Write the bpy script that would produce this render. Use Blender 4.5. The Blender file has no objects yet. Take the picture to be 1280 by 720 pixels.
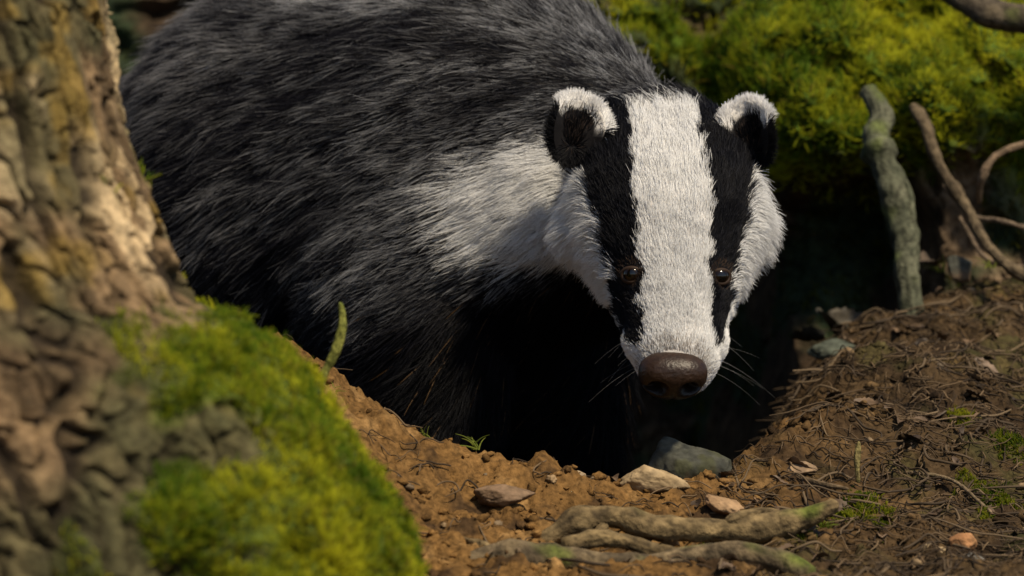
import bpy, math, random, bmesh
import numpy as np
from mathutils import Vector, Euler
from mathutils.bvhtree import BVHTree
rng=np.random.default_rng(7); random.seed(7)
D=1.72; K=2067.0
def at(px,py,y):
    s=(1+y/D)/K
    return np.array([(px-640)*s,y,(360-py)*s])
# ---------------- noise -----------------
def _h(i,j,k,seed):
    i=i.astype(np.int64);j=j.astype(np.int64);k=k.astype(np.int64)
    h=(i*374761393+j*668265263+k*2147483647+seed*1274126177)&0xffffffff
    h=((h^(h>>13))*1274126177)&0xffffffff
    h=((h^(h>>16))*2246822519)&0xffffffff
    h=h^(h>>15)
    return (h&0xffffff)/float(0x7fffff)-1.0
def vnoise(P,seed=0):
    F=np.floor(P);f=P-F;f=f*f*f*(f*(f*6-15)+10);i,j,k=F[:,0],F[:,1],F[:,2]
    r=0
    for a in (0,1):
        for b in (0,1):
            for c in (0,1):
                w=(f[:,0] if a else 1-f[:,0])*(f[:,1] if b else 1-f[:,1])*(f[:,2] if c else 1-f[:,2])
                r=r+w*_h(i+a,j+b,k+c,seed)
    return r
def fbm(P,freq,octv=4,gain=.5,seed=0):
    r=0;A=1;t=0
    for o in range(octv):
        r=r+A*vnoise(P*freq+o*17.3,seed+o);t+=A;A*=gain;freq*=2.03
    return r/t*1.6
def ridged(P,freq,octv=4,gain=.55,seed=0):
    r=0;A=1;t=0
    for o in range(octv):
        r=r+A*(1-np.abs(vnoise(P*freq+o*11.1,seed+o))*2);t+=A;A*=gain;freq*=2.1
    return r/t
def ss(a,b,x):
    t=np.clip((x-a)/(b-a),0,1);return t*t*(3-2*t)
def nrm(v): return v/np.maximum(np.linalg.norm(v,axis=-1,keepdims=True),1e-9)
def mixc(a,b,w):
    a=np.asarray(a,float);b=np.asarray(b,float);w=np.asarray(w)[...,None];return a*(1-w)+b*w
# ---------------- object helpers -----------------
def link(o,parent=None):
    bpy.context.scene.collection.objects.link(o)
    if parent: o.parent=parent
    return o
def empty(name):
    e=bpy.data.objects.new(name,None);e.empty_display_size=.05;return link(e)
def mesh_np(name,V,F,mat=None,col=None,smooth=True,parent=None):
    me=bpy.data.meshes.new(name)
    V=np.asarray(V,np.float32);F=np.asarray(F,np.int32);n=F.shape[1]
    me.vertices.add(len(V));me.vertices.foreach_set('co',V.ravel())
    me.loops.add(F.size);me.loops.foreach_set('vertex_index',F.ravel())
    me.polygons.add(len(F));me.polygons.foreach_set('loop_start',np.arange(0,F.size,n,dtype=np.int32))
    me.polygons.foreach_set('loop_total',np.full(len(F),n,np.int32))
    me.update(calc_edges=True)
    if smooth: me.polygons.foreach_set('use_smooth',np.ones(len(F),bool))
    if col is not None: setcol(me,col)
    if mat: me.materials.append(mat)
    return link(bpy.data.objects.new(name,me),parent)
def setcol(me,col):
    at_=me.attributes.new('col','FLOAT_COLOR','POINT')
    c=np.ones((len(col),4),np.float32);c[:,:3]=col;at_.data.foreach_set('color',c.ravel())
def gridfaces(nu,nv,wrap=False):
    i=np.arange(nu-1)[:,None];m=nv if wrap else nv-1
    j=np.arange(m)[None,:];j2=(j+1)%nv
    a=i*nv+j;b=i*nv+j2;c=(i+1)*nv+j2;d=(i+1)*nv+j
    return np.stack([a,b,c,d],-1).reshape(-1,4)
def meshdata(o):
    me=o.data;V=np.empty(len(me.vertices)*3,np.float32);me.vertices.foreach_get('co',V);V=V.reshape(-1,3).astype(float)
    N=np.empty(len(me.vertices)*3,np.float32);me.vertices.foreach_get('normal',N);N=N.reshape(-1,3).astype(float)
    me.calc_loop_triangles();T=np.empty(len(me.loop_triangles)*3,np.int32);me.loop_triangles.foreach_get('vertices',T)
    return V,N,T.reshape(-1,3)
def sample(V,N,T,n,wv):
    a,b,c=V[T[:,0]],V[T[:,1]],V[T[:,2]]
    ar=np.linalg.norm(np.cross(b-a,c-a),axis=1)*wv[T].mean(1);ar=np.maximum(ar,0)
    cs=np.cumsum(ar);t=np.searchsorted(cs,rng.random(n)*cs[-1]);t=np.minimum(t,len(T)-1)
    r1=np.sqrt(rng.random(n));r2=rng.random(n);w0,w1,w2=(1-r1)[:,None],(r1*(1-r2))[:,None],(r1*r2)[:,None]
    tt=T[t];return V[tt[:,0]]*w0+V[tt[:,1]]*w1+V[tt[:,2]]*w2, nrm(N[tt[:,0]]*w0+N[tt[:,1]]*w1+N[tt[:,2]]*w2)
def hair_obj(name,P,R,C,mat,parent=None):
    n,k,_=P.shape
    hc=bpy.data.hair_curves.new(name);hc.add_curves([k]*n)
    hc.attributes['position'].data.foreach_set('vector',P.astype(np.float32).ravel())
    ra=hc.attributes.get('radius') or hc.attributes.new('radius','FLOAT','POINT')
    ra.data.foreach_set('value',R.astype(np.float32).ravel())
    ca=hc.attributes.new('col','FLOAT_COLOR','POINT');c=np.ones((n,k,4),np.float32);c[:,:,:3]=C
    ca.data.foreach_set('color',c.ravel());hc.materials.append(mat)
    return link(bpy.data.objects.new(name,hc),parent)
def grow(P0,N,flow,L,lift,k=5,nf=120,na=.25,jit=.12,seed=3,grav=0.0):
    n=len(P0);f=flow-N*np.sum(flow*N,1,keepdims=True);f=nrm(f)
    nz=np.stack([fbm(P0,nf,2,seed=seed+i*5) for i in range(3)],1)*na+rng.normal(0,jit,(n,3))
    lift=np.broadcast_to(np.asarray(lift,float),(n,))[:,None]
    P=np.empty((n,k,3));P[:,0]=P0;cur=P0.copy();step=(L/(k-1))[:,None]
    for i in range(1,k):
        t=i/(k-1)
        d=nrm(f+N*lift*(1.35-1.0*t)+nz*(.5+.7*t)+np.array([0,0,-grav*t]))
        cur=cur+d*step;P[:,i]=cur
    return P
# ---------------- materials -----------------
def mat_col(name,rough=.8,bs=300,bst=.3,bd=.002,var=.5,spec=.3,vs=90):
    m=bpy.data.materials.new(name);m.use_nodes=True;nt=m.node_tree;b=nt.nodes['Principled BSDF']
    a=nt.nodes.new('ShaderNodeAttribute');a.attribute_name='col'
    tc=nt.nodes.new('ShaderNodeTexCoord')
    n=nt.nodes.new('ShaderNodeTexNoise');n.inputs['Scale'].default_value=vs;n.inputs['Detail'].default_value=5
    nt.links.new(tc.outputs['Object'],n.inputs['Vector'])
    mr=nt.nodes.new('ShaderNodeMapRange');mr.inputs[1].default_value=.3;mr.inputs[2].default_value=.7
    mr.inputs[3].default_value=1-var;mr.inputs[4].default_value=1+var;nt.links.new(n.outputs[0],mr.inputs[0])
    vm=nt.nodes.new('ShaderNodeVectorMath');vm.operation='SCALE';nt.links.new(a.outputs['Color'],vm.inputs[0]);nt.links.new(mr.outputs[0],vm.inputs['Scale'])
    nt.links.new(vm.outputs[0],b.inputs['Base Color'])
    n2=nt.nodes.new('ShaderNodeTexNoise');n2.inputs['Scale'].default_value=bs;n2.inputs['Detail'].default_value=6;nt.links.new(tc.outputs['Object'],n2.inputs['Vector'])
    bp=nt.nodes.new('ShaderNodeBump');bp.inputs['Strength'].default_value=bst;bp.inputs['Distance'].default_value=bd
    nt.links.new(n2.outputs[0],bp.inputs['Height']);nt.links.new(bp.outputs[0],b.inputs['Normal'])
    b.inputs['Roughness'].default_value=rough;b.inputs['Specular IOR Level'].default_value=spec
    return m
def mat_hair(name,rough=.5,spec=(.4,.4),trans=0.0):
    m=bpy.data.materials.new(name);m.use_nodes=True;nt=m.node_tree;b=nt.nodes['Principled BSDF']
    a=nt.nodes.new('ShaderNodeAttribute');a.attribute_name='col'
    nt.links.new(a.outputs['Color'],b.inputs['Base Color'])
    b.inputs['Roughness'].default_value=rough
    bw=nt.nodes.new('ShaderNodeRGBToBW');nt.links.new(a.outputs['Color'],bw.inputs[0])
    mr=nt.nodes.new('ShaderNodeMapRange');mr.inputs[1].default_value=.005;mr.inputs[2].default_value=.15
    mr.inputs[3].default_value=spec[0];mr.inputs[4].default_value=spec[1]
    nt.links.new(bw.outputs[0],mr.inputs[0]);nt.links.new(mr.outputs[0],b.inputs['Specular IOR Level'])
    if trans>0:
        t=nt.nodes.new('ShaderNodeBsdfTranslucent');nt.links.new(a.outputs['Color'],t.inputs[0])
        mx=nt.nodes.new('ShaderNodeMixShader');mx.inputs[0].default_value=trans
        nt.links.new(b.outputs[0],mx.inputs[1]);nt.links.new(t.outputs[0],mx.inputs[2]);nt.links.new(mx.outputs[0],nt.nodes['Material Output'].inputs[0])
    return m
M_soil=mat_col('soil_mat',.95,600,.7,.002,.5,.1,260)
M_bark=mat_col('bark_mat',.9,350,.8,.003,.45,.15,160)
M_bank=mat_col('bank_mat',.95,250,.6,.004,.5,.1,80)
M_root=mat_col('root_mat',.85,420,.8,.0018,.5,.2,190)
M_stone=mat_col('stone_mat',.8,400,.5,.001,.35,.25,200)
M_leaf=mat_col('leaf_mat',.6,300,.3,.001,.3,.4,100)
M_skin=mat_col('skin_mat',.8,400,.2,.001,.1,.1,100)
M_nose=mat_col('nose_mat',.40,800,.4,.0006,.3,.28,300)
M_fur=mat_hair('fur_mat',.45,(.10,.40),.28)
M_moss=mat_hair('moss_mat',.7,(.12,.12),.45)
M_fib=mat_hair('rootlet_mat',.8,(.2,.2),0)
# =========================================================== TERRAIN
ctl=[]
def c(px,py,y): ctl.append(at(px,py,y))
for a in [(330,480,.03),(410,505,.02),(500,548,0),(600,585,-.01),(700,603,-.012),(800,608,-.01),(900,600,.02),(960,565,.08),(1000,490,.2),(1040,430,.33),
  (420,600,-.13),(560,640,-.1),(700,650,-.09),(850,660,-.09),(1000,650,-.07),(1100,600,0),(1100,510,.13),(1120,440,.28),
  (500,720,-.2),(700,720,-.2),(900,720,-.2),(1100,720,-.2),(1280,720,-.2),(1280,620,-.02),(1200,560,.04),(1280,520,.13),(1280,430,.28),(1200,450,.22),(1290,365,.42),(1180,385,.42),(950,620,-.03),
  (250,640,-.18),(100,720,-.25)]: c(*a)
for p in [(-.1,.07,-.19),(0,.07,-.2),(.08,.07,-.2),(-.25,.1,-.19),(-.2,.25,-.21),(0,.2,-.22),(.12,.2,-.21),(.12,.35,-.21),(-.1,.4,-.21),(.02,.55,-.2),(-.35,.5,-.2),(.14,.1,-.17),(-.3,.7,-.2),(.2,.6,-.18),(.45,.6,0),(.8,.6,.03),(.9,.2,-.02),(.8,-.2,-.1),
  (0,-.4,-.185),(-.5,-.4,-.2),(.5,-.4,-.18),(0,-.9,-.2),(-1,-.9,-.2),(1,-.9,-.18),(-.9,.2,-.18),(-1,.9,-.15),(1,1,.05),(0,1.2,-.1)]: ctl.append(np.array(p))
ctl=np.array(ctl)
def phi(r): return np.where(r>1e-9,r*r*np.log(np.maximum(r,1e-9)),0)
A_=phi(np.linalg.norm(ctl[:,None,:2]-ctl[None,:,:2],axis=2))+np.eye(len(ctl))*1e-4
Pm=np.c_[np.ones(len(ctl)),ctl[:,:2]];n_=len(ctl)
S_=np.zeros((n_+3,n_+3));S_[:n_,:n_]=A_;S_[:n_,n_:]=Pm;S_[n_:,:n_]=Pm.T
sol=np.linalg.solve(S_,np.r_[ctl[:,2],0,0,0])
def hbase(x,y):
    r=np.sqrt((x[:,None]-ctl[:,0])**2+(y[:,None]-ctl[:,1])**2)
    return phi(r)@sol[:n_]+sol[n_]+sol[n_+1]*x+sol[n_+2]*y
def height(x,y):
    cx=np.clip(x,-1,1);cy=np.clip(y,-.9,1.1)
    out=np.empty(len(x))
    for i in range(0,len(x),60000): out[i:i+60000]=hbase(cx[i:i+60000],cy[i:i+60000])
    far=ss(1.0,3,np.sqrt(x*x+y*y));out=out*(1-far)+(-.2)*far
    P=np.c_[x,y,np.zeros(len(x))]
    near=1-ss(1.5,6,np.abs(x)+np.abs(y))
    out+=fbm(P,14,3,seed=5)*.007*near+fbm(P,55,4,.62,seed=9)*.0065*near+fbm(P,190,3,.6,seed=19)*.0026*near
    out+=(1-near)*fbm(P,.35,3,seed=2)*.25
    return out
def axis(lo,hi,a,b,d,g=1.09):
    v=list(np.arange(a,b,d));s=d;x=a
    L=[]
    while x>lo: s*=g;x-=s;L.append(x)
    R=[];s=d;x=v[-1]
    while x<hi: s*=g;x+=s;R.append(x)
    return np.array(L[::-1]+v+R)
gx=axis(-60,60,-.25,.52,.0019);gy=axis(-20,80,-.28,.45,.0020)
X,Y=np.meshgrid(gx,gy,indexing='ij');x=X.ravel();y=Y.ravel();z=height(x,y)
TV=np.c_[x,y,z]
def soilcol(P):
    Q=P*[1,1,0.3]
    n1=fbm(Q,9,3,seed=31)*.5+.5;n2=fbm(Q,45,4,seed=37)*.5+.5
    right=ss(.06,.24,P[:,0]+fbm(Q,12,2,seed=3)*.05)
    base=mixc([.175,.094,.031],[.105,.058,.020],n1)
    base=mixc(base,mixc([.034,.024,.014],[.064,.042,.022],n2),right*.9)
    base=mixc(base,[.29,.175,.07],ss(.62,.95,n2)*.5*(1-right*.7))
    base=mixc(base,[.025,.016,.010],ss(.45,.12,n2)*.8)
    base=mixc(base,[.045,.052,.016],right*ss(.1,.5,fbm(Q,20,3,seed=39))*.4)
    pit_shade=ss(-.125,-.16,P[:,2])*ss(.01,.05,P[:,1]);base=mixc(base,[.010,.007,.005],pit_shade)  # burrow shadow painted into the soil colour behind the lip
    return base
spots=[at(1245,610,-.02),at(1010,668,-.09),at(1085,645,-.06),at(1200,520,.1),at(900,690,-.15),at(1265,560,.06)]
srad=[.016,.011,.014,.006,.008,.009]
def gmoss(P):
    m=np.zeros(len(P))
    for s,r in zip(spots,srad):
        d=np.hypot(P[:,0]-s[0],(P[:,1]-s[1])*.6);m=np.maximum(m,ss(1.3,.3,d/r+fbm(P,80,3,seed=77)*1.1))
    return m
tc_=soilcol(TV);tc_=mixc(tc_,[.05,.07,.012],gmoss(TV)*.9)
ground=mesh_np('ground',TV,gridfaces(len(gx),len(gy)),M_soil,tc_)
# =========================================================== BANK
st_px=np.array([-700,100,500,730,900,1000,1120,1180,1290,1700,2600])
def prof(L): return np.array([[at(0,py,yy)[2],yy] for py,yy in L])
left=[(760,.75),(640,.95),(500,1.0),(380,1.0),(250,.98),(140,.95),(80,.95),(20,1.0),(-40,1.1),(-120,1.3),(-220,1.7)]
mid=[(700,.62),(600,.8),(480,.85),(380,.85),(280,.82),(190,.72),(120,.62),(50,.62),(-20,.7),(-110,.9),(-200,1.3)]
rec=[(640,.5),(470,.5),(400,.6),(330,.64),(260,.62),(212,.52),(170,.47),(90,.49),(20,.56),(-80,.75),(-180,1.15)]
rt=[(620,.42),(430,.44),(380,.5),(320,.52),(260,.51),(205,.47),(150,.46),(90,.49),(20,.56),(-80,.75),(-180,1.15)]
fr=[(560,.42),(400,.45),(350,.47),(300,.49),(240,.49),(190,.48),(140,.485),(85,.5),(20,.57),(-80,.75),(-180,1.15)]
profs=np.array([prof(q) for q in (left,left,left,mid,mid,rec,rec,rt,fr,fr,left)])
pxs=np.concatenate([np.linspace(-700,640,80,endpoint=False),np.linspace(640,1340,460),np.linspace(1350,2600,80)]);nb_x=len(pxs)
ns=330;sv=np.linspace(0,10,ns)
pr=np.empty((nb_x,11,2))
for j in range(11):
    for q in (0,1): pr[:,j,q]=np.interp(pxs,st_px,profs[:,j,q])
ker=np.ones(15)/15
B=np.empty((nb_x,ns,3))
for i in range(nb_x):
    zz=np.interp(sv,np.arange(11),pr[i,:,0]);yy=np.interp(sv,np.arange(11),pr[i,:,1])
    for _ in range(2):
        zz=np.convolve(np.pad(zz,7,'edge'),ker,'valid');yy=np.convolve(np.pad(yy,7,'edge'),ker,'valid')
    B[i,:,0]=(pxs[i]-640)/K*(1+.5/D);B[i,:,1]=yy;B[i,:,2]=zz
BV=B.reshape(-1,3)
edge=fbm(np.c_[BV[:,0],np.zeros(len(BV)),np.zeros(len(BV))],16,2,seed=41)*.012
up=ss(.075,.115,BV[:,2]+edge)
BV[:,1]-=fbm(BV,9,3,seed=44)*.045+(fbm(BV,32,3,seed=45)*.019)*(0.4+up)+fbm(BV,110,3,seed=46)*.005
BV[:,2]+=fbm(BV,13,3,seed=48)*.016
BF=gridfaces(nb_x,ns)
mossn=fbm(BV,15,3,seed=51)
bankmoss=ss(.07,.12,BV[:,2]+edge*1.5+mossn*.02+.03*ss(.36,.42,BV[:,0]))*(1-.85*ss(.35,.6,fbm(BV,11,3,seed=52)))*ss(.0,.06,BV[:,0])
lowmoss=ss(-.2,.25,mossn+.4*ss(0,-.1,BV[:,0]))*(1-bankmoss)
n2=fbm(BV,50,4,seed=53)*.5+.5
bc=mixc([.03,.022,.014],[.08,.052,.03],n2);bc=mixc(bc,[.17,.12,.075],ss(.30,.36,BV[:,0])*ss(0,.7,n2)*.8)  # right-hand soil painted lighter, in place of light reaching under the overhang
bc=mixc(bc,[.02,.038,.018],lowmoss*.8);bc=mixc(bc,[.06,.10,.008],bankmoss*.9)
bank=mesh_np('mossy_bank',BV,BF,M_bank,bc)
def moss_strands(name,V,N,T,n,wv,Lr,parent,fl=(0,0,1),bright=1.0,dark=.35,nf=55,rad=.00045):
    P0,Nn=sample(V,N,T,n,wv)
    fl=np.broadcast_to(np.array(fl,float),P0.shape)+rng.normal(0,.5,P0.shape)
    cl=fbm(P0,nf,3,seed=61);big=fbm(P0,13,3,seed=63);mid_=fbm(P0,40,2,seed=64)
    L=rng.uniform(.5,1.1,n)*Lr*(1+.8*cl)
    P=grow(P0,Nn,fl,np.maximum(L,.001),1.6,k=3,nf=250,na=.5,jit=.35,seed=66)
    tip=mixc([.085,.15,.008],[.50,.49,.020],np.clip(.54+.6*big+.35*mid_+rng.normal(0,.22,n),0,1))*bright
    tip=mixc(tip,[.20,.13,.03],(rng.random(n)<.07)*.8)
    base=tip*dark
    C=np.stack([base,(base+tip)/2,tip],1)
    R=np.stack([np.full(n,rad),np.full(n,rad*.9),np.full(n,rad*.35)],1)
    return hair_obj(name,P,R,C,M_moss,parent)
V,N,T=meshdata(bank)
if N[len(N)//2,1]>0: N=-N
vis=ss(-.15,.05,V[:,0])*(1-ss(.6,.8,V[:,0]))*.93+.07
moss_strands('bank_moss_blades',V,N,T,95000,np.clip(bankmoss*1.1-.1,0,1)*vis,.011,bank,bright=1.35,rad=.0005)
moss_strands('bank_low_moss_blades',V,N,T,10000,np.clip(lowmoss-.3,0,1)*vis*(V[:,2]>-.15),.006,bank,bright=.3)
V,N,T=meshdata(ground)
if N[:,2].mean()<0:N=-N
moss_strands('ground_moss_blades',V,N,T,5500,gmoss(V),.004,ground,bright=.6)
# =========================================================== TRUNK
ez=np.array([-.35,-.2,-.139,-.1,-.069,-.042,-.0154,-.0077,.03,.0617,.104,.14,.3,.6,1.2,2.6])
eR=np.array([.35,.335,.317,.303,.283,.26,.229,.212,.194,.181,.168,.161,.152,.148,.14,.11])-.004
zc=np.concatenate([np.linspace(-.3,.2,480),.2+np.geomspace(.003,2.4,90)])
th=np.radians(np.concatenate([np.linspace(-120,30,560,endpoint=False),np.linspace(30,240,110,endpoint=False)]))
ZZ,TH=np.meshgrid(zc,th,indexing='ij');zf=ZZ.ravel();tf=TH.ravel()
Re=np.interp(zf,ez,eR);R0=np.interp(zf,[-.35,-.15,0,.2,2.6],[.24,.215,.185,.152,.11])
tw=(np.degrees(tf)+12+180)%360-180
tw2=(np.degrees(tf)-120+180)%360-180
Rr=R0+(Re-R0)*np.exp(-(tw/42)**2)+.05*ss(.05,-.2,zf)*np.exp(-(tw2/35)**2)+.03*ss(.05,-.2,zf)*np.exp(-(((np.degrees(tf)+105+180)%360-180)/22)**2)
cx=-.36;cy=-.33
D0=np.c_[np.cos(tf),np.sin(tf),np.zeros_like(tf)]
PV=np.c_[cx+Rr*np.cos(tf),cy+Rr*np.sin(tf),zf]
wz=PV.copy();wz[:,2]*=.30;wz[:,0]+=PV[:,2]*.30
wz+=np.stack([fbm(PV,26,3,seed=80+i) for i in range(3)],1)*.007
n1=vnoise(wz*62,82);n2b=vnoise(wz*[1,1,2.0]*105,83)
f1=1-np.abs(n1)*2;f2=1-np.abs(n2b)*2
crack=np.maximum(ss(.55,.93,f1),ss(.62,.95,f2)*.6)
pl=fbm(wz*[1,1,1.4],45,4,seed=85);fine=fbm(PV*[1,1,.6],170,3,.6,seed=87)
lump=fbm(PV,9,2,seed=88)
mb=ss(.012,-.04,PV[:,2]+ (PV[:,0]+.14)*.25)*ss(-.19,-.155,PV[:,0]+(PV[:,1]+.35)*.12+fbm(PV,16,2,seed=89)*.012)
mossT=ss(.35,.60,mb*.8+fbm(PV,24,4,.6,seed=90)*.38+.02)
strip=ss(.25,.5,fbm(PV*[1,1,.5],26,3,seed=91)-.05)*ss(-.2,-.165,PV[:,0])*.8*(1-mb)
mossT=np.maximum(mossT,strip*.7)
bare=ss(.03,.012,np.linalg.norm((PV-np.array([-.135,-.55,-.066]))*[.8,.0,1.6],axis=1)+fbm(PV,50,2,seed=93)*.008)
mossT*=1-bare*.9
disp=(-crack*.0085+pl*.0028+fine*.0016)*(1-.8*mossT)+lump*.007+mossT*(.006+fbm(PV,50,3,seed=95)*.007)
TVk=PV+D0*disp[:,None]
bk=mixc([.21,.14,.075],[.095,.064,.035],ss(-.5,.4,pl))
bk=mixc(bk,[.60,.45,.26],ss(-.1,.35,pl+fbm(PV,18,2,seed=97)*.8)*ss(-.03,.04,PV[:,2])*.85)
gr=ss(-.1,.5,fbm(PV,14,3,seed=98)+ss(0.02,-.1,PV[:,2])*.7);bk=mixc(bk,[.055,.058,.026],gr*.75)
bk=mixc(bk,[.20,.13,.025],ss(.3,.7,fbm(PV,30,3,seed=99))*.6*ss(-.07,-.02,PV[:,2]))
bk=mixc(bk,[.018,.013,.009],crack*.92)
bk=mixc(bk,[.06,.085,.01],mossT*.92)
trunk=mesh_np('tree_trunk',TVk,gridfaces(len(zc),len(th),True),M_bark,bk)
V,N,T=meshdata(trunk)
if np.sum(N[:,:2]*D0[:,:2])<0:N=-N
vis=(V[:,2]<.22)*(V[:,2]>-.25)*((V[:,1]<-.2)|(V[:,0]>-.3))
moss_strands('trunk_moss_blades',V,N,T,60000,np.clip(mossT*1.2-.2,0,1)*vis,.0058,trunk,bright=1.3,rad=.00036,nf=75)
# =========================================================== TUBES
def tube(name,pts,rad,mat=M_root,col=([.10,.075,.045],[.2,.15,.09]),seg=24,nz=.22,moss=0,parent=None,seed=1,step=.0022):
    pts=np.array(pts,float);rad=np.array(rad,float)
    t=np.r_[0,np.cumsum(np.linalg.norm(np.diff(pts,axis=0),axis=1))]
    n=max(8,int(t[-1]/step));tt=np.linspace(0,t[-1],n)
    idx=np.clip(np.searchsorted(t,tt,side='right')-1,0,len(pts)-2);u=((tt-t[idx])/(t[idx+1]-t[idx]))[:,None]
    g=lambda i:pts[np.clip(i,0,len(pts)-1)]
    p0,p1,p2,p3=g(idx-1),g(idx),g(idx+1),g(idx+2)
    C=.5*((2*p1)+(-p0+p2)*u+(2*p0-5*p1+4*p2-p3)*u*u+(-p0+3*p1-3*p2+p3)*u**3)
    r=np.interp(tt,t,rad)
    if nz>0:
        C+=np.stack([vnoise(C*22+i*9,seed+i) for i in range(3)],1)*np.minimum(r,.01)[:,None]*.8
        kn=vnoise(np.c_[tt*60,tt*0,tt*0+seed],seed);r=r*(1+.22*np.clip(kn,0,1)**1.5*2-.08)
    tan=nrm(np.gradient(C,axis=0));ref=np.array([.13,.2,.97]) if abs(tan[:,2]).mean()<.8 else np.array([1,.1,.05])
    a=nrm(np.cross(tan,ref));b=np.cross(tan,a)
    an=np.linspace(0,2*np.pi,seg,endpoint=False)
    dr=a[:,None]*np.cos(an)[None,:,None]+b[:,None]*np.sin(an)[None,:,None]
    rr=r.copy();rr[0]*=.3;rr[-1]*=.25;rr[1]*=.8;rr[-2]*=.75
    Vv=(C[:,None]+dr*rr[:,None,None]).reshape(-1,3);rf=np.repeat(rr,seg)
    f=1/np.maximum(r.mean(),.002)
    S_=np.c_[np.tile(np.cos(an),n)*1.2,np.tile(np.sin(an),n)*1.2,np.repeat(tt*f*.35,seg)]
    gv=ridged(S_,2.2,3,seed=seed+40)
    dd=fbm(Vv,f*.45,3,seed=seed+4)*nz*.8-ss(.2,.8,gv)*nz*.55
    Vv=Vv+dr.reshape(-1,3)*(dd*rf)[:,None]
    nn=fbm(Vv,f*.7,3,seed=seed+11)*.5+.5;cc=mixc(col[0],col[1],nn);cc=mixc(cc,np.array(col[0])*.35,ss(.35,.85,gv)*.8*(nz>0))
    up=dr.reshape(-1,3)[:,2]
    if moss: cc=mixc(cc,[.09,.12,.015],ss(.1,.7,up*.4+fbm(Vv,40,2,seed=seed)*.6+moss-.4)*.9)
    V2=np.vstack([Vv,C[:1],C[-1:]]);c2=np.vstack([cc,cc[:1]*1.3,cc[-1:]*1.3])
    o=mesh_np(name,V2,gridfaces(n,seg,True),mat,c2,parent=parent)
    i0=len(Vv);e=(n-1)*seg
    bm=bmesh.new();bm.from_mesh(o.data);bm.verts.ensure_lookup_table()
    for j in range(seg):
        j2=(j+1)%seg
        for q in ((i0,j2,j),(i0+1,e+j,e+j2)):
            f_=bm.faces.new([bm.verts[i] for i in q]);f_.smooth=True
    bm.to_mesh(o.data);bm.free()
    return o
rc=([.085,.060,.030],[.21,.150,.072])
r1=tube('tree_root',[at(655,690,-.13),at(680,668,-.13),at(740,650,-.125),at(830,652,-.125),at(920,658,-.12),at(1000,650,-.115),at(1045,632,-.11)],[.004,.0065,.0072,.0070,.0067,.0065,.0048],col=rc,seed=4,moss=.12,nz=.17)
tube('side_root',[at(905,656,-.12),at(950,640,-.11),at(985,642,-.1)],[.003,.0022,.0012],col=rc,seed=5,parent=r1)
tube('side_root',[at(760,650,-.125),at(735,675,-.14),at(700,700,-.155)],[.0035,.0028,.0018],col=rc,seed=6,parent=r1)
r2=tube('tree_root',[at(570,720,-.17),at(600,700,-.17),at(700,700,-.165),at(780,708,-.165),at(850,692,-.16),at(930,690,-.16),at(985,705,-.17),at(1010,730,-.18)],[.005,.007,.0075,.0072,.0075,.0075,.0068,.006],col=([.06,.045,.028],[.17,.125,.07]),seed=14,moss=.05,nz=.17)
tube('side_root',[at(640,700,-.165),at(600,680,-.15),at(560,672,-.13)],[.003,.0024,.0015],col=rc,seed=15,parent=r2)
tube('tree_root',[at(700,685,-.16),at(760,680,-.15),at(850,700,-.15)],[.004,.005,.004],col=rc,seed=24)
hr=([.05,.056,.034],[.13,.13,.085])
h1=tube('hanging_root',[at(1075,105,.42),at(1090,140,.40),at(1095,200,.38),at(1112,260,.37),at(1125,310,.36),at(1128,360,.35),at(1135,405,.345),at(1128,440,.35)],[.007,.011,.0115,.0115,.012,.011,.010,.007],col=hr,seed=31,moss=.25,nz=.2)
tube('side_root',[at(1110,200,.38),at(1135,245,.37),at(1140,300,.36),at(1142,360,.35)],[.003,.0035,.003,.002],col=hr,seed=32,parent=h1)
tube('hanging_root',[at(1138,130,.42),at(1160,165,.40),at(1180,210,.39),at(1205,260,.38),at(1230,300,.36),at(1265,340,.34),at(1310,360,.33)],[.004,.0052,.0048,.0045,.0045,.004,.004],col=([.07,.05,.03],[.16,.12,.07]),seed=33)
tube('hanging_root',[at(1225,255,.42),at(1230,225,.40),at(1250,195,.40),at(1300,175,.41)],[.0022,.0028,.0028,.003],col=([.12,.085,.055],[.23,.16,.10]),seed=35)
tube('hanging_root',[at(1180,230,.42),at(1215,270,.40),at(1255,275,.38),at(1300,290,.38)],[.0015,.0022,.0022,.0015],col=([.1,.07,.05],[.2,.15,.1]),seed=37)
tube('hanging_root',[at(1200,270,.40),at(1225,315,.39),at(1250,330,.38),at(1300,335,.37)],[.0015,.002,.002,.0015],col=([.1,.07,.05],[.2,.15,.1]),seed=38)
tube('fallen_branch',[at(1150,-30,.46),at(1190,-5,.44),at(1235,15,.43),at(1290,35,.42),at(1400,60,.42)],[.009,.011,.012,.012,.012],col=([.05,.04,.03],[.12,.095,.06]),seed=39,moss=.2)
tube('mossy_sapling_shoot',[at(395,500,-.2),at(404,470,-.2),at(418,440,-.2),at(427,405,-.2),at(424,378,-.2)],[.0026,.0027,.003,.0023,.0014],col=([.09,.10,.02],[.2,.2,.045]),seed=41,moss=.5,step=.0012)
tube('twig',[at(1073,604,-.02),at(1071,580,-.02),at(1073,552,-.02)],[.0016,.0016,.0012],col=([.2,.17,.06],[.3,.24,.1]),seed=43,step=.0012)
tube('twig',[at(1150,525,.1),at(1185,548,.07)],[.0013,.001],col=([.25,.18,.11],[.35,.26,.17]),seed=45,step=.0012)
tube('twig',[at(955,560,.05),at(1010,600,-.02),at(1060,612,-.04)],[.0012,.0016,.0012],col=([.10,.07,.04],[.17,.12,.07]),seed=46,step=.002)
tube('twig',[at(1050,500,.18),at(1120,470,.22),at(1200,455,.22)],[.001,.0014,.001],col=([.12,.09,.05],[.22,.16,.1]),seed=47,step=.002)
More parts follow.
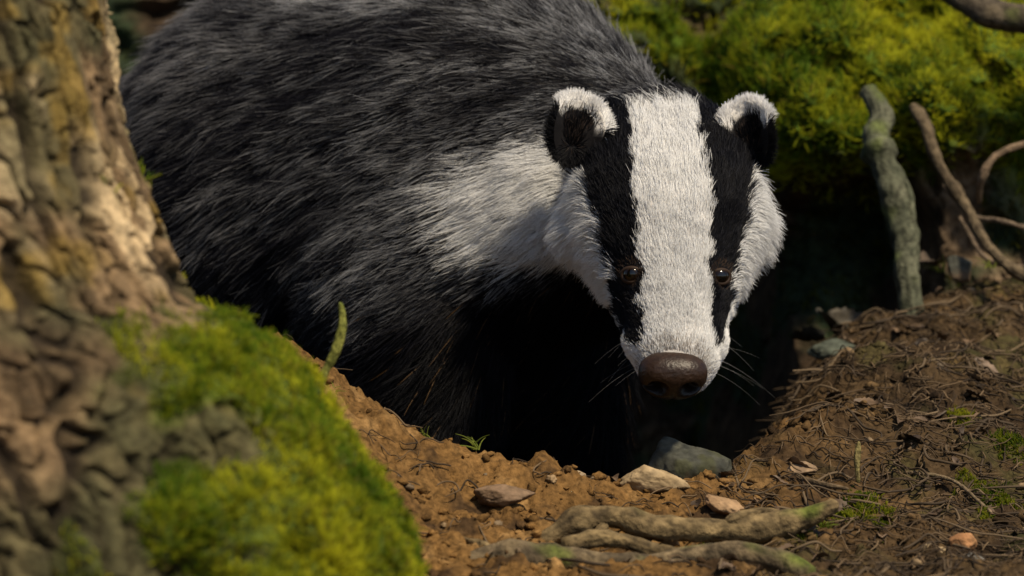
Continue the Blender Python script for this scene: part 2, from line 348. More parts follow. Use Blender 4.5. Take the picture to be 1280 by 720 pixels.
tube('twig',[at(1130,590,.02),at(1190,600,-.0),at(1240,640,-.06)],[.001,.0014,.001],col=([.12,.09,.05],[.22,.16,.1]),seed=48,step=.002)
# =========================================================== STONES / CLODS
def ico(sub):
    bm=bmesh.new();bmesh.ops.create_icosphere(bm,subdivisions=sub,radius=1)
    V=np.array([v.co[:] for v in bm.verts]);F=np.array([[v.index for v in f.verts] for f in bm.faces]);bm.free();return V,F
def rock_shape(V,r,npl=9,k=14,lo=.62):
    n=nrm(r.normal(size=(npl,3)));d=r.uniform(lo,1.0,npl)
    dt=V@n.T;val=np.where(dt>.05,d/np.maximum(dt,.05),9)
    rr=-np.log(np.exp(-k*np.minimum(val,3)).sum(1))/k
    return V*np.minimum(rr,1.15)[:,None]
I5=ico(5)
def stone(name,px,py,y,sz,cols,seed,rotz=0,lo=.62):
    r=np.random.default_rng(seed);V=rock_shape(I5[0],r,14,30,lo)
    V=V*(1+fbm(V,2,4,seed=seed)[:,None]*.07+fbm(V,9,3,seed=seed)[:,None]*.03)*sz
    ca,sa=math.cos(rotz),math.sin(rotz);V=V@np.array([[ca,0,-sa],[0,1,0],[sa,0,ca]])
    cc=mixc(cols[0],cols[1],fbm(V,150,4,seed=seed)*.5+.5)
    if len(cols)>2: cc=mixc(cc,cols[2],ss(.1,.7,fbm(V,90,3,seed=seed+3)+nrm(V)[:,2]*.4))
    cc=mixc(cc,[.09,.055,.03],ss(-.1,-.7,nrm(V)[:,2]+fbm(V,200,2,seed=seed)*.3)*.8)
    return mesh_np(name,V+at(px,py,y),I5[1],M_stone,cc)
tan=([.24,.17,.09],[.38,.28,.16]);gry=([.03,.032,.027],[.075,.075,.058])
stone('mossy_rock',858,582,.0,(.024,.017,.022),(gry[0],gry[1],[.045,.047,.024]),6,.1,.5)
stone('stone',818,602,-.03,(.019,.012,.0095),tan,8,.15)
stone('stone',905,632,-.06,(.0105,.009,.006),([.24,.15,.08],[.34,.22,.12]),9,.4)
stone('stone',585,580,-.03,(.009,.008,.007),([.10,.06,.04],[.16,.10,.07]),10)
stone('stone',628,622,-.08,(.018,.012,.007),([.13,.085,.05],[.2,.13,.08]),11)
stone('stone',1205,682,-.13,(.008,.007,.0065),([.26,.12,.05],[.34,.18,.08]),12)
stone('stone',1210,706,-.16,(.011,.008,.007),([.1,.1,.09],[.2,.19,.17]),13)
stone('stone',1000,588,.0,(.010,.009,.006),([.16,.11,.07],[.25,.17,.1]),14)
stone('stone',715,600,-.02,(.010,.009,.0055),([.22,.16,.10],[.32,.24,.15]),15)
stone('stone',1055,442,.32,(.022,.015,.010),([.05,.06,.045],[.09,.10,.075]),16)
stone('stone',1072,462,.28,(.012,.010,.007),([.05,.06,.045],[.09,.10,.075]),17)
stone('stone',1200,335,.38,(.012,.010,.010),gry,18)
stone('stone',1168,690,-.14,(.007,.006,.005),tan,19)
stone('stone',870,655,-.05,(.007,.006,.004),tan,20)
def scatter(name,n,xr,yr,smin,smax,colf,seed,flat=.7,base=ico(2),mat=M_soil,pw=2.5,wfun=None):
    r=np.random.default_rng(seed);temps=[rock_shape(base[0],r,7,10)*(1+.12*r.normal(size=(len(base[0]),1))) for _ in range(12)]
    x=r.uniform(*xr,n);y=r.uniform(*yr,n)
    k=r.random(n)<wfun(x,y);x=x[k];y=y[k];n=len(x)
    s=smin+(smax-smin)*r.random(n)**pw;z=height(x,y)
    q=r.normal(size=(n,4));q/=np.linalg.norm(q,axis=1)[:,None];w,a,b,c_=q.T
    Rm=np.stack([1-2*(b*b+c_*c_),2*(a*b-c_*w),2*(a*c_+b*w),2*(a*b+c_*w),1-2*(a*a+c_*c_),2*(b*c_-a*w),2*(a*c_-b*w),2*(b*c_+a*w),1-2*(a*a+b*b)],1).reshape(n,3,3)
    TT=np.array(temps)[r.integers(0,12,n)]*s[:,None,None]*r.uniform(.6,1.2,(n,1,3))
    VV=np.einsum('nij,nkj->nki',Rm,TT);VV[:,:,2]*=flat
    VV+=np.stack([x,y,z+s*.15],1)[:,None]
    m=len(base[0]);FF=(base[1][None]+np.arange(n)[:,None,None]*m).reshape(-1,3)
    cc=np.repeat(colf(np.c_[x,y,z],r),m,axis=0)
    return mesh_np(name,VV.reshape(-1,3),FF,mat,cc)
dens=lambda x,y: np.clip(.1+1.0*ss(-.2,.4,fbm(np.c_[x,y,x*0],16,3,seed=200)),0,1)*(~((y>.03)&(y<.6)&(x<.16)))
scatter('soil_clods',15000,(-.22,.5),(-.27,.42),.0005,.0048,lambda P,r:soilcol(P)*r.uniform(.6,1.5,(len(P),1)),301,wfun=dens,pw=4.5)
def pebcol(P,r):
    t=r.random(len(P));c_=mixc([.25,.17,.09],[.08,.065,.05],t);return c_*r.uniform(.6,1.2,(len(P),1))
scatter('gravel',230,(-.2,.5),(-.27,.42),.0012,.0065,pebcol,302,mat=M_stone,base=ico(3),wfun=dens,pw=3)
def rootlets(n,xr,yr,seed,Lr,name,wfun,parent,rad,cols):
    r=np.random.default_rng(seed);x=r.uniform(*xr,n);y=r.uniform(*yr,n);k=r.random(n)<wfun(x,y);x=x[k];y=y[k];n=len(x)
    an=r.uniform(0,2*np.pi,n);L=r.uniform(*Lr,n);cur=r.normal(0,.35,n);kk=6
    P=np.empty((n,kk,3));px_,py_=x.copy(),y.copy()
    for i in range(kk):
        P[:,i,0]=px_;P[:,i,1]=py_;px_=px_+np.cos(an)*L/(kk-1);py_=py_+np.sin(an)*L/(kk-1);an=an+cur
    h=height(P[:,:,0].ravel(),P[:,:,1].ravel()).reshape(n,kk)
    P[:,:,2]=np.maximum(h,h.mean(1,keepdims=True))+.0008+r.random((n,1))*.004*np.sin(np.linspace(0,3.14,kk))
    R=np.repeat((rad*r.uniform(.5,1.4,n))[:,None],kk,1)*np.array([.8,1,1,.9,.8,.4])
    C=np.repeat((mixc(cols[0],cols[1],r.random(n)**1.5))[:,None],kk,1)
    return hair_obj(name,P,R,C,M_fib,parent)
def leaf(px,py,y,L,W,rot,tilt,seed,col):
    n=14;m=7;u=np.linspace(0,1,n);v=np.linspace(-1,1,m);U_,V_=np.meshgrid(u,v,indexing='ij')
    w=W*np.sin(np.pi*U_**.8)**.8*(1+.12*np.sin(U_*38))
    P=np.stack([(U_-.5)*L,V_*w*.5,.12*L*np.sin(U_*3+seed)+np.abs(V_)*w*.25+vnoise(np.c_[U_.ravel()*4,V_.ravel()*2,U_.ravel()*0+seed],seed).reshape(n,m)*L*.06],-1).reshape(-1,3)
    e=Euler((tilt,.2,rot)).to_matrix();P=P@np.array(e).T
    return P+at(px,py,y),gridfaces(n,m),mixc(col,np.array(col)*.5,np.clip(np.abs(fbm(P,120,2,seed=seed)),0,1))
LV=[];LF=[];LC=[];off=0
Ls=[(1232,465,.2,.028,.014,.2,.7,1,[.2,.14,.095]),(1040,405,.37,.05,.022,.9,.5,2,[.05,.045,.032]),(1065,398,.39,.04,.018,.3,.9,3,[.06,.05,.035]),(1010,420,.36,.04,.018,2.2,.6,4,[.04,.036,.026]),  # the three darkest leaves have the bank's shade put into their colour
 (1160,330,.4,.03,.015,1,.5,6,[.09,.065,.045]),(1100,480,.2,.022,.01,2,.2,7,[.14,.09,.05]),(1260,390,.35,.025,.013,.5,.6,8,[.12,.085,.055])]
rl=np.random.default_rng(5)
for i in range(230):
    X_=rl.uniform(.06,.5);Y_=rl.uniform(-.2,.42)
    if X_<.2 and Y_>0: continue
    hz=height(np.array([X_]),np.array([Y_]))[0]
    P,F,C=leaf(640,360,0,rl.uniform(.007,.021),rl.uniform(.004,.011),rl.uniform(0,6.28),rl.uniform(-.4,.6),20+i,list(np.array([.13,.082,.046])*rl.uniform(.3,1.5)))
    P=P+np.array([X_,Y_,hz+.002]);LV.append(P);LF.append(F+off);LC.append(C);off+=len(P)
for a in Ls:
    P,F,C=leaf(*a);LV.append(P);LF.append(F+off);LC.append(C);off+=len(P)
litter=mesh_np('leaf_litter',np.vstack(LV),np.vstack(LF),M_leaf,np.vstack(LC))
wl=lambda x,y: np.clip(ss(.06,.22,x)*1.0+.08,0,1)*(~((y>.03)&(x<.18)))
rootlets(7500,(-.2,.52),(-.25,.43),401,(.006,.032),'rootlets',wl,litter,.0004,([.025,.017,.011],[.15,.10,.055]))
rootlets(650,(-.1,.52),(-.25,.43),402,(.03,.07),'fine_roots',wl,litter,.0007,([.04,.028,.018],[.17,.12,.07]))
def sprig(name,px,py,y,n,L,seed,col=([.10,.14,.02],[.25,.28,.05]),rad=.0006):
    r=np.random.default_rng(seed);b=at(px,py,y);k=6
    P=np.empty((n,k,3));t=np.linspace(0,1,k)
    for i in range(n):
        d=np.array([r.normal(0,.6),r.normal(0,.4),1]);d/=np.linalg.norm(d);b0=b+r.normal(0,.002,3)*[1,1,0];l=L*r.uniform(.5,1.1)
        P[i]=b0+d*l*t[:,None]+np.array([d[0]*.8,d[1]*.5,-.35])*l*(t**2)[:,None]
    R=np.repeat(rad*(1-t*.8)[None],n,0);C=np.repeat(mixc(col[0],col[1],r.random(n))[:,None],k,1)
    e=empty(name);hair_obj('blades',P,R,C,M_moss,e)
sprig('grass_tuft',597,562,-.02,7,.016,1);sprig('grass_tuft',530,548,-.01,5,.014,2,rad=.0004);sprig('grass_tuft',410,492,-.05,6,.012,3);sprig('grass_tuft',1030,660,-.09,9,.012,4)
sprig('grass_tuft',1240,335,.38,6,.02,6);sprig('grass_tuft',1180,340,.4,6,.02,7);sprig('grass_tuft',470,520,-.01,6,.01,8,rad=.0004)
# =========================================================== BADGER
badger=empty('badger')
p=math.radians(55)
Aax=nrm(np.array([.03,-math.cos(p),-math.sin(p)]))
Lx=np.array([1,.05,-.035]);Lx=nrm(Lx-Aax*(Lx@Aax))
Uax=np.cross(Aax,Lx)
if Uax[2]<0: Uax=-Uax
O=at(828,211,.07)
def l2w(l,a,u): return O+Lx*l+Aax*a+Uax*u
ha=np.array([-.05,-.03,0,.03,.06,.085,.107,.13,.15,.162])
hw=np.array([.03,.045,.054,.059,.054,.044,.035,.0285,.024,.016])
hd=np.array([.018,.028,.040,.048,.047,.041,.034,.0265,.0205,.013])
hv=-np.array([.03,.042,.046,.045,.04,.034,.029,.025,.021,.013])
parts=[];poff=0
def addp(V,F):
    global poff
    parts.append((V,[tuple(int(i)+poff for i in f) for f in F]));poff+=len(V)
aa=np.linspace(-.05,.162,40);an=np.linspace(0,2*np.pi,36,endpoint=False);V=[]
for a in aa:
    w=np.interp(a,ha,hw);d=np.interp(a,ha,hd);v=np.interp(a,ha,hv)
    for q in an:
        cs,sn=math.cos(q),math.sin(q);ex=.85
        V.append(l2w(w*np.sign(cs)*abs(cs)**ex,a,(d if sn>0 else -v)*np.sign(sn)*abs(sn)**ex))
n0=len(V);V.append(l2w(0,-.056,0));V.append(l2w(0,.167,0))
F=[list(f) for f in gridfaces(40,36,True)]
for j in range(36): F.append([n0,(j+1)%36,j]);F.append([n0+1,39*36+j,39*36+(j+1)%36])
addp(np.array(V),F)
I3=ico(3)
def sph(cn,r,sc=(1,1,1)):
    addp(I3[0]*r*np.array(sc)+np.array(cn),I3[1])
def chain(pts,n=7):
    for (c0,r0),(c1,r1) in zip(pts[:-1],pts[1:]):
        for t in np.linspace(0,1,n): sph(np.array(c0)*(1-t)+np.array(c1)*t,r0*(1-t)+r1*t)
chain([(l2w(0,-.005,-.010),.042),(at(775,222,.15),.057),(at(680,205,.21),.090),(at(590,218,.27),.134),(at(425,250,.35),.166),(at(400,250,.42),.158)])
chain([(at(765,245,.13),.048),(at(670,285,.18),.080),(at(560,330,.24),.11)],6)
sph(l2w(-.038,.037,-.012),.027);sph(l2w(.038,.037,-.012),.027)
sph(l2w(-.017,.132,.001),.0155);sph(l2w(.017,.132,.001),.0155)
def leg(pts,paw,dirv):
    chain(pts,8);paw=np.array(paw,float);dirv=nrm(np.array(dirv,float));sd=np.cross(dirv,[0,0,1])
    sph(paw,.022,(1,1,.65))
    for i in range(5):
        o=(i-2)*.009;sph(paw+dirv*(.018-abs(i-2)*.003)+sd*o+[0,0,-.003],.008)
PAWS=[((-.05,.10,-.197),(.15,-1,0)),((.045,.15,-.203),(.15,-1,0)),((-.19,.285,-.20),(.3,-1,0)),((.01,.42,-.20),(.3,-1,0))]
leg([(at(560,350,.2),.075),(np.array([-.06,.15,-.11]),.036),(np.array([-.055,.12,-.18]),.024)],*PAWS[0])
leg([(at(680,350,.22),.06),(np.array([.04,.20,-.11]),.034),(np.array([.04,.17,-.185]),.023)],*PAWS[1])
leg([(at(440,400,.36),.1),(np.array([-.22,.27,-.10]),.045),(np.array([-.2,.33,-.15]),.028),(np.array([-.2,.31,-.195]),.024)],*PAWS[2])
leg([(at(500,400,.5),.09),(np.array([.0,.42,-.10]),.042),(np.array([.0,.47,-.15]),.028),(np.array([.0,.45,-.195]),.024)],*PAWS[3])
chain([(at(380,250,.5),.06),(np.array([-.22,.62,-.02]),.03),(np.array([-.25,.68,-.08]),.018)],7)
VV=np.vstack([q[0] for q in parts]);FF=[f for q in parts for f in q[1]]
me=bpy.data.meshes.new('tmp');me.from_pydata(VV.tolist(),[],FF);tmp=link(bpy.data.objects.new('tmp',me))
r_=tmp.modifiers.new('r','REMESH');r_.mode='VOXEL';r_.voxel_size=.0032
s_=tmp.modifiers.new('s','SMOOTH');s_.factor=.5;s_.iterations=10
dg=bpy.context.evaluated_depsgraph_get();body_me=bpy.data.meshes.new_from_object(tmp.evaluated_get(dg))
bpy.data.objects.remove(tmp);body_me.name='body';body=link(bpy.data.objects.new('body',body_me),badger)
body_me.polygons.foreach_set('use_smooth',np.ones(len(body_me.polygons),bool))
V,N,T=meshdata(body)
if np.mean(np.sum(N*(V-V.mean(0)),1))<0:N=-N
CP=math.cos(p);SP=math.sin(p)
def loc(P):
    d=P-O;return d@Lx,d@Aax,d@Uax
qy=np.array([60,125,190,230,270,300,350,400,430,445,470])
inner=np.array([36,42,46,48,48,46,42,43,45,47,60])
outer=np.array([135,132,118,105,96,88,76,68,60,50,40])
NCK=at(664,258,.15)
def coat(P,N):
    l,a,u=loc(P);q=(a*SP-u*CP)*K+211;lp=np.abs(l+.0015)*K+fbm(P,130,2,seed=501)*5
    inn=np.interp(q,qy,inner);out=np.interp(q,qy,outer)
    blk=ss(-4.5,4.5,lp-inn)*ss(4.5,-4.5,lp-out)*ss(446,434,q)
    thr=ss(-.35,-.75,N@Uax)*ss(.15,.13,a)
    hm=ss(-.055,-.02,a+np.clip(-u,0,.1)*.15)*(np.linalg.norm(P-O,axis=1)<.2)*ss(.095,.085,np.abs(l))
    hm=hm*ss(108,134,q+fbm(P,60,2,seed=505)*8)*ss(-.062,-.050,u)
    blk=np.maximum(blk,thr)
    dx=P[:,0]-NCK[0];dz=P[:,2]-NCK[2]
    rx=np.where(dx<0,.068,.09)
    zz=dz-.10*dx-np.where(dx>0,-.35*dx,0)
    rz=np.where(zz>0,.044,.038)
    d=np.sqrt((dx/rx)**2+(zz/rz)**2)+fbm(P,22,3,seed=503)*.16
    patch=ss(1.2,.65,d)*(P[:,1]<.26)*(1-hm)*ss(-.75,-.4,N[:,2])
    white=np.clip(hm*(1-blk)+patch,0,1)
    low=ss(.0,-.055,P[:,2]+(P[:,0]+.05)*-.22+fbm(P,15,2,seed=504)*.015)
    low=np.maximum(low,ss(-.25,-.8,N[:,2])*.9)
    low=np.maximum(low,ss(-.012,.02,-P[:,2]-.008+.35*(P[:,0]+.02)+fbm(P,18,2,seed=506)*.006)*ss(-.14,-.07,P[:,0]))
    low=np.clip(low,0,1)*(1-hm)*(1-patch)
    return l,a,u,q,hm,blk,patch,white,low,lp-out
l,a,u,q,hm,blk,patch,white,low,_=coat(V,N)
sk=mixc([.03,.028,.028],[.5,.47,.45],white);sk=mixc(sk,[.006,.006,.007],np.clip(blk*hm+low,0,1))
setcol(body_me,sk);body_me.materials.clear();body_me.materials.append(M_skin)
bvh=BVHTree.FromPolygons([tuple(v) for v in V],[tuple(int(i) for i in t) for t in T])
eyes=[]
for sgn,(lx,qq) in zip((-1,1),((-.0285,350),(.0275,350))):
    best=None
    for a_ in np.linspace(.06,.14,81):
        o=l2w(lx,a_,.2);h=bvh.ray_cast(Vector(o),Vector(-Uax))
        if h[0] is None: continue
        P_=np.array(h[0]);_,aa_,uu_=[x_[0] for x_ in loc(P_[None])];q_=(aa_*SP-uu_*CP)*K+211
        if best is None or abs(q_-qq)<best[0]: best=(abs(q_-qq),P_,np.array(h[1]))
    nn=best[2];nn=nn if nn@Uax>0 else -nn
    eyes.append((best[1],nn))
def uvs(nu,nv):
    t=np.linspace(0,np.pi,nu);f=np.linspace(0,2*np.pi,nv,endpoint=False);A,B2=np.meshgrid(t,f,indexing='ij')
    return np.stack([np.sin(A)*np.cos(B2),np.sin(A)*np.sin(B2),np.cos(A)],-1).reshape(-1,3),gridfaces(nu,nv,True)
def simple(name,col,rough,spec=.5,coat_=0):
    m=bpy.data.materials.new(name);m.use_nodes=True;b=m.node_tree.nodes['Principled BSDF'];nt=m.node_tree
    n=nt.nodes.new('ShaderNodeTexNoise');n.inputs['Scale'].default_value=400
    cr_=nt.nodes.new('ShaderNodeValToRGB');cr_.color_ramp.elements[0].color=(*[c_*.6 for c_ in col],1);cr_.color_ramp.elements[1].color=(*[c_*1.4 for c_ in col],1)
    nt.links.new(n.outputs[0],cr_.inputs[0]);nt.links.new(cr_.outputs[0],b.inputs['Base Color'])
    b.inputs['Roughness'].default_value=rough;b.inputs['Specular IOR Level'].default_value=spec;b.inputs['Coat Weight'].default_value=coat_;b.inputs['Coat Roughness'].default_value=.03
    return m
M_iris=simple('iris_mat',(.010,.005,.0025),.12,.3,0);M_pup=simple('eye_mat',(.002,.0015,.0015),.06,.6,0);M_lid=simple('eyelid_mat',(.030,.018,.012),.6,.15)
us,uf=uvs(24,32)
ER=.0062
for i,(P_,nn) in enumerate(eyes):
    fwd=nrm(nn*.5+np.array([0,-1,-.1])*.8);cen=P_-nn*.0030
    rx=nrm(np.cross([0,0,1],fwd));ry=np.cross(fwd,rx)
    Bm=np.stack([rx,ry,fwd])
    mesh_np('eye_%s'%('right' if i==0 else 'left'),cen+(us*ER)@Bm,uf,M_pup,parent=badger)
    t=np.linspace(.48,.68,6);f=np.linspace(0,2*np.pi,32,endpoint=False);A,B2=np.meshgrid(t,f,indexing='ij')
    ir=np.stack([np.sin(A)*np.cos(B2),np.sin(A)*np.sin(B2),np.cos(A)],-1).reshape(-1,3)*(ER+.00008)
    mesh_np('iris_%d'%(i+1),cen+ir@Bm,gridfaces(6,32,True),M_iris,parent=badger)
    f=np.linspace(0,2*np.pi,48,endpoint=False);g=np.linspace(0,2*np.pi,12,endpoint=False)
    fa,ga=np.meshgrid(f,g,indexing='ij')
    ax=.0058;ay=.0043;tr=.0017
    px_=(ax+tr*np.cos(ga))*np.cos(fa);py_=(ay+tr*np.cos(ga))*np.sin(fa)*np.where(np.sin(fa)>0,.88,1);pz_=tr*np.sin(ga)+.0027-.0008*np.cos(fa*2)
    lid=np.stack([px_,py_,pz_],-1).reshape(-1,3)
    mesh_np('eyelid_%d'%(i+1),cen+lid@Bm,np.vstack([gridfaces(48,12,True),np.array([[47*12+j,47*12+(j+1)%12,(j+1)%12,j] for j in range(12)])]),M_lid,parent=badger)
us2,uf2=uvs(120,160)
nf_=nrm(Aax*.78+np.array([0,-1,.0])*.42);nx=Lx-nf_*(Lx@nf_);nx=nrm(nx);ny=np.cross(nf_,nx)
if ny[2]<0: ny=-ny
S=us2[:,[0,2,1]];sx,sy,sz=S.T
wid=.0205*(1+.10*sy);X_=wid*np.sign(sx)*np.abs(sx)**.85;Y_=.0145*np.sign(sy)*np.abs(sy)**.85;Z_=.0135*sz
front=(sz>0)
for sg in (-1,1):
    dx=(X_-sg*.0092)/.0046;dy=(Y_+.0015)/.0040
    g=np.exp(-(dx*dx+dy*dy)**1.3)*front;Z_=Z_-g*.0100
    dx=(X_-sg*.0152)/.0045;dy=(Y_+.0045)/.0017;g=np.exp(-(dx*dx+dy*dy))*front;Z_=Z_-g*.0045
g=np.exp(-(X_/.0009)**2)*front*ss(.004,-.004,Y_);Z_-=g*.0012
Z_+=fbm(np.c_[X_,Y_,Z_],650,2,seed=9)*.0002
NC=at(841,472,-.030)-nf_*.002
nosecol=mixc([.024,.0125,.0075],[.006,.0035,.0025],ss(.35,-.3,sy))  # light top and shaded underside painted into the nose colour
mesh_np('nose',NC+X_[:,None]*nx+Y_[:,None]*ny+Z_[:,None]*nf_,uf2,M_nose,nosecol,parent=badger)
def ear(name,cn,xa,ya,seed,W=.0185,H=.021,tilt=0):
    cn=np.array(cn);xa=nrm(np.array(xa,float));ya=np.array(ya,float);ya=nrm(ya-xa*(xa@ya));za=np.cross(xa,ya)
    if za[1]>0: za=-za
    r=np.linspace(0,1,16);f=np.linspace(0,2*np.pi,48,endpoint=False);Rg,Fg=np.meshgrid(r,f,indexing='ij')
    uu=(Rg*np.cos(Fg)).ravel();vv=(Rg*np.sin(Fg)).ravel()
    wd=1+.12*np.clip(-vv,0,1)
    depth=.013*(uu*uu)+.005*np.clip(vv,0,1)**2-.006*np.clip(-vv,0,1)
    front=cn+(uu*W*wd)[:,None]*xa+(vv*H)[:,None]*ya+depth[:,None]*za
    bk_=cn+(uu*W*wd)[:,None]*xa+(vv*H)[:,None]*ya+(depth-.0035*(1-Rg.ravel()**4)-.0004)[:,None]*za
    Vv=np.vstack([front,bk_]);n=16*48;F1=gridfaces(16,48,True);F2=F1[:,::-1]+n
    rim=np.array([[15*48+j,15*48+(j+1)%48,n+15*48+(j+1)%48,n+15*48+j] for j in range(48)])
    rr=np.r_[Rg.ravel(),Rg.ravel()];v2=np.r_[vv,vv];u2=np.r_[uu,uu]
    wfun=lambda r_,u_,v_: ss(.66,.80,r_)*ss(.0,.35,v_+tilt*u_)
    wh=wfun(rr,u2,v2)
    col=mixc([.012,.011,.012],[.5,.48,.46],wh)
    mesh_np(name,Vv,np.vstack([F1,F2,rim]),M_skin,col,parent=badger)
    Nf=np.vstack([np.tile(za,(n,1)),np.tile(-za,(n,1))])+((u2*.4)[:,None]*xa+(v2*.4)[:,None]*ya)
    for m_,(Tm) in enumerate([np.r_[F1[:,[0,1,2]],F1[:,[0,2,3]]],np.r_[F2[:,[0,1,2]],F2[:,[0,2,3]]]]):
        P0,Nn=sample(Vv,nrm(Nf),Tm,7500,.7+1.5*wh)
        d=P0-cn;uu_=d@xa/W;vv_=d@ya/H;rr_=np.hypot(uu_,vv_)
        w_=(rng.random(len(P0))<wfun(rr_,uu_,vv_))*1.0
        fl=(uu_)[:,None]*xa*.6+(vv_+.55)[:,None]*ya
        Ln=rng.uniform(.4,1,len(P0))*np.where(w_>.5,.0095,.0085)
        P=grow(P0,Nn,fl,Ln,.4,k=4,na=.35,jit=.24,nf=200)
        brn=(rng.random(len(P0))<.2)*(rr_<.6)
        tip=mixc([.008,.008,.010],[.90,.89,.88],w_);tip=mixc(tip,[.07,.05,.04],brn*(w_<.5)*.7);C=np.repeat(tip[:,None],4,1);C[:,0]*=.8
        Rr=np.tile([.00017,.00017,.00013,.00005],(len(P0),1))
        hair_obj(name+'_fur_%d'%m_,P,Rr,C,M_fur,badger)
ear('ear_right',at(718,163,.045),(1,.25,-.22),(-.12,.25,1),1,W=.0160,H=.0185,tilt=.25)
ear('ear_left',at(938,169,.058),(1,-.35,.10),(.15,.2,1),2,W=.0142,H=.0185)
def fur(n,wv,name,k,ishead):
    P0,Nn=sample(V,N,T,n,wv)
    l,a,u,q,hm,blk,patch,white,low,lo=coat(P0,Nn)
    n=len(P0)
    side=ss(.018,.045,np.abs(l))
    cheek=ss(-6,14,lo)*ss(.02,.035,np.abs(l))*ss(.14,.10,a)
    lc=(l<0)*cheek
    fh=-Aax*(1-.75*cheek)[:,None]+Lx*(np.sign(l)*(.10*side+.75*cheek-.15*lc))[:,None]-Uax*(.15*side+.6*cheek)[:,None]+np.array([0,0,-.35])*cheek[:,None]
    fb=np.tile([-.78,.32,-.34],(n,1))+np.array([0,0,-.5])*low[:,None]+np.array([0,0,-.2])*patch[:,None]
    fb=fb+np.stack([fbm(P0,6,2,seed=601),0*l,fbm(P0,6,2,seed=602)],1)*.22
    fl=hm[:,None]*fh+(1-hm)[:,None]*fb
    Lh=np.interp(a,[-.02,.03,.08,.11,.14],[.013,.010,.0075,.0055,.0035])
    Lh=Lh*(1-cheek)+cheek*np.interp(a,[0,.05,.09,.13],[.022,.020,.013,.006])
    dh=np.linalg.norm(P0-O,axis=1)
    Lb=.016+.020*ss(.07,.22,dh);Lb=Lb*(1-patch*.1);Lb=np.where(P0[:,2]<-.12,.016,Lb)
    L=(hm*Lh+(1-hm)*Lb)*rng.uniform(.55,1.1,n)
    keep=np.ones(n,bool)
    for (E,_) in eyes:
        d=np.linalg.norm(P0-E,axis=1);keep&=d>.0056;L*=np.clip((d-.003)/.012,.2,1)
    dn=np.linalg.norm(P0-NC,axis=1);keep&=dn>.0155
    lift=hm*(.28+.3*cheek-.15*lc)+(1-hm)*(.33-.08*patch)
    P=grow(P0,Nn,fl,L,lift,k=k,nf=110 if not ishead else 150,na=.22 if not ishead else .2,jit=.12 if not ishead else .11,grav=.12)
    fdir=nrm(np.array([-.78,.32,-.4]));al=(P0@fdir)[:,None]*fdir;Q=(P0-al)
    st=fbm(Q*75+al*6,1,2,seed=610)
    big=fbm(P0,9,2,seed=612)
    topb=ss(.05,.2,P0[:,2]);lf=ss(-.1,-.3,P0[:,0]);dn_=ss(.03,-.07,P0[:,2])  # topb puts soft rim light on the upper back into the coat colour
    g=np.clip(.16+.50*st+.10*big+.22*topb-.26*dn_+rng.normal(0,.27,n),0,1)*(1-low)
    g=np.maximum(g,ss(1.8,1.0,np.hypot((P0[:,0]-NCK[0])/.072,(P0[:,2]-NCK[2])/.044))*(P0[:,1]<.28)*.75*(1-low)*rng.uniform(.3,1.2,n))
    g=np.clip(g,0,1)
    t=np.linspace(0,1,k)
    rootc=mixc([.045,.04,.038],[.10,.09,.08],rng.random(n));midc=np.tile([.010,.010,.015],(n,1))
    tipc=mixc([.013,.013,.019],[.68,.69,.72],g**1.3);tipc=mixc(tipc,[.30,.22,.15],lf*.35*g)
    C=np.empty((n,k,3))
    for i,ti in enumerate(t):
        w1=ss(.1,.3,ti);w2=ss(.5,.9,ti)
        ci=rootc*(1-w1)+midc*w1;C[:,i]=ci*(1-w2)+tipc*w2
    blkc=mixc([.004,.004,.006],[.020,.021,.028],rng.random(n)**3);whc=np.array([.92,.92,.92])*rng.uniform(.82,1.0,(n,1))
    blkc=np.where((low>.3)[:,None],blkc*.5,blkc)
    isb=rng.random(n)<low
    tan_=mixc([.006,.004,.003],[.16,.09,.035],(rng.random(n)<.10)*1.0)
    C[isb]=np.where((rng.random(isb.sum())<.93)[:,None],blkc[isb],tan_[isb])[:,None]
    isp=rng.random(n)<patch
    C[isp]=whc[isp][:,None]*np.linspace(.75,1,k)[None,:,None]
    ish=rng.random(n)<hm
    hb=ish&(rng.random(n)<blk);hw_=ish&~hb
    C[hb]=blkc[hb][:,None];C[hw_]=whc[hw_][:,None]*np.linspace(.8,1,k)[None,:,None]
    mz=ish&(rng.random(n)<ss(.029,.018,dn)*.5);C[mz]*=np.array([.42,.38,.35])
    for (E,_) in eyes:
        d=np.linalg.norm(P0-E,axis=1);e=(d<.0095)&(rng.random(n)<.5);C[e]=np.array([.045,.028,.019])
    rb=.00017 if not ishead else .00014
    R=np.tile(rb*np.interp(t,[0,.6,1],[1,.9,.25]),(n,1))*rng.uniform(.7,1.25,(n,1))
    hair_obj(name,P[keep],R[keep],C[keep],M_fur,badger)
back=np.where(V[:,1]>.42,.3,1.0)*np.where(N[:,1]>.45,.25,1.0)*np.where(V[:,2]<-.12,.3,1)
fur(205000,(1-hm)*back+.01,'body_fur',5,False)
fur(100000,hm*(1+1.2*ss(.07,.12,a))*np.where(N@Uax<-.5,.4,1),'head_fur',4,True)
W=[]
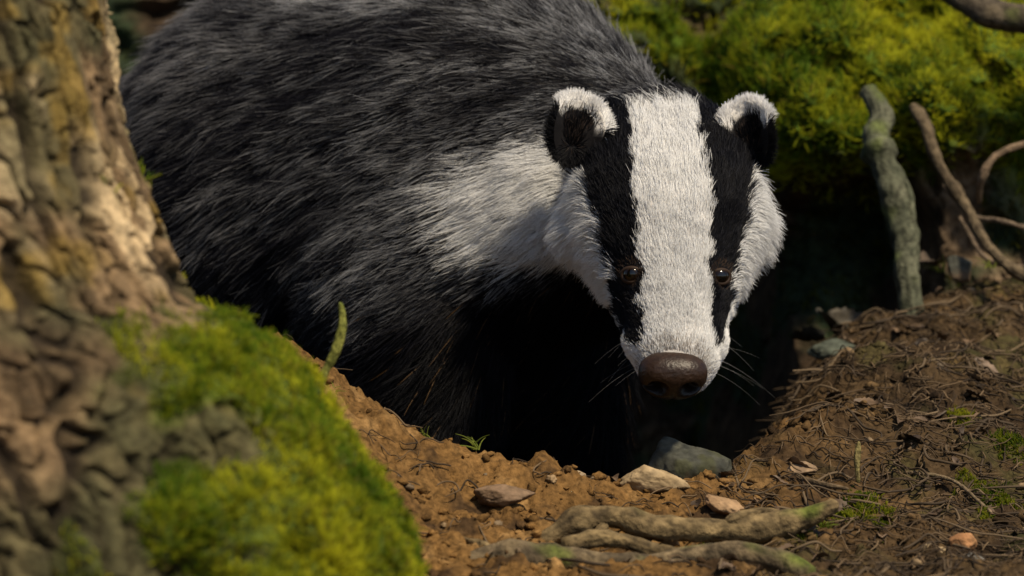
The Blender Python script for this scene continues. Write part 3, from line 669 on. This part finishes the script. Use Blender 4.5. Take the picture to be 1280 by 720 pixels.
for i in range(16):
    sg=-1 if i%2 else 1;b=l2w(sg*rng.uniform(.015,.025),rng.uniform(.125,.15),rng.uniform(-.012,.01))
    d=nrm(Lx*sg*1.0+Aax*rng.uniform(-.1,.9)-Uax*rng.uniform(-.1,.5));t=np.linspace(0,1,6)[:,None];Ln=rng.uniform(.015,.04)
    W.append(b+d*Ln*t+np.array([0,0,-1])*Ln*.25*t*t)
W=np.array(W);hair_obj('whiskers',W,np.tile(np.linspace(.00007,.00002,6),(len(W),1)),np.full(W.shape,.2),M_fur,badger)
cl=simple('claw_mat',(.12,.09,.06),.5)
for pi,(pw,dv) in enumerate(PAWS):
    pw=np.array(pw);dv=nrm(np.array(dv,float));sd=np.cross(dv,[0,0,1.])
    for i in range(5):
        b=pw+dv*(.022-abs(i-2)*.003)+sd*(i-2)*.009
        tube('claw_%d_%d'%(pi,i),[b,b+dv*.01+[0,0,.001],b+dv*.018-[0,0,.005]],[.0028,.0022,.0008],mat=cl,seg=8,nz=0,parent=badger)
# =========================================================== LIGHT / CAMERA
Sd=nrm(np.array([.32,-.42,.74]))
w=bpy.data.worlds.new('World');bpy.context.scene.world=w;w.use_nodes=True;nt=w.node_tree
sky=nt.nodes.new('ShaderNodeTexSky');sky.sky_type='NISHITA';sky.sun_disc=False
sky.sun_elevation=math.asin(Sd[2]);sky.sun_rotation=math.atan2(Sd[0],Sd[1])
nt.links.new(sky.outputs[0],nt.nodes['Background'].inputs[0]);nt.nodes['Background'].inputs[1].default_value=.10
sl=bpy.data.lights.new('sun','SUN');sl.energy=5.0;sl.angle=math.radians(5);sl.color=(1,.85,.62)
so=link(bpy.data.objects.new('sun',sl));so.rotation_euler=Vector(Sd).to_track_quat('Z','Y').to_euler();so.location=(1,-1,2)
cam=bpy.data.cameras.new('camera');co=link(bpy.data.objects.new('camera',cam));co.location=(0,-D,0);co.rotation_euler=(math.radians(90),0,0)
cam.lens=100;cam.sensor_width=36;cam.clip_start=.05;cam.clip_end=500
cam.dof.use_dof=True;cam.dof.focus_distance=D;cam.dof.aperture_fstop=8
bpy.context.scene.camera=co
bpy.context.scene.view_settings.view_transform='Standard';bpy.context.scene.view_settings.look='None'
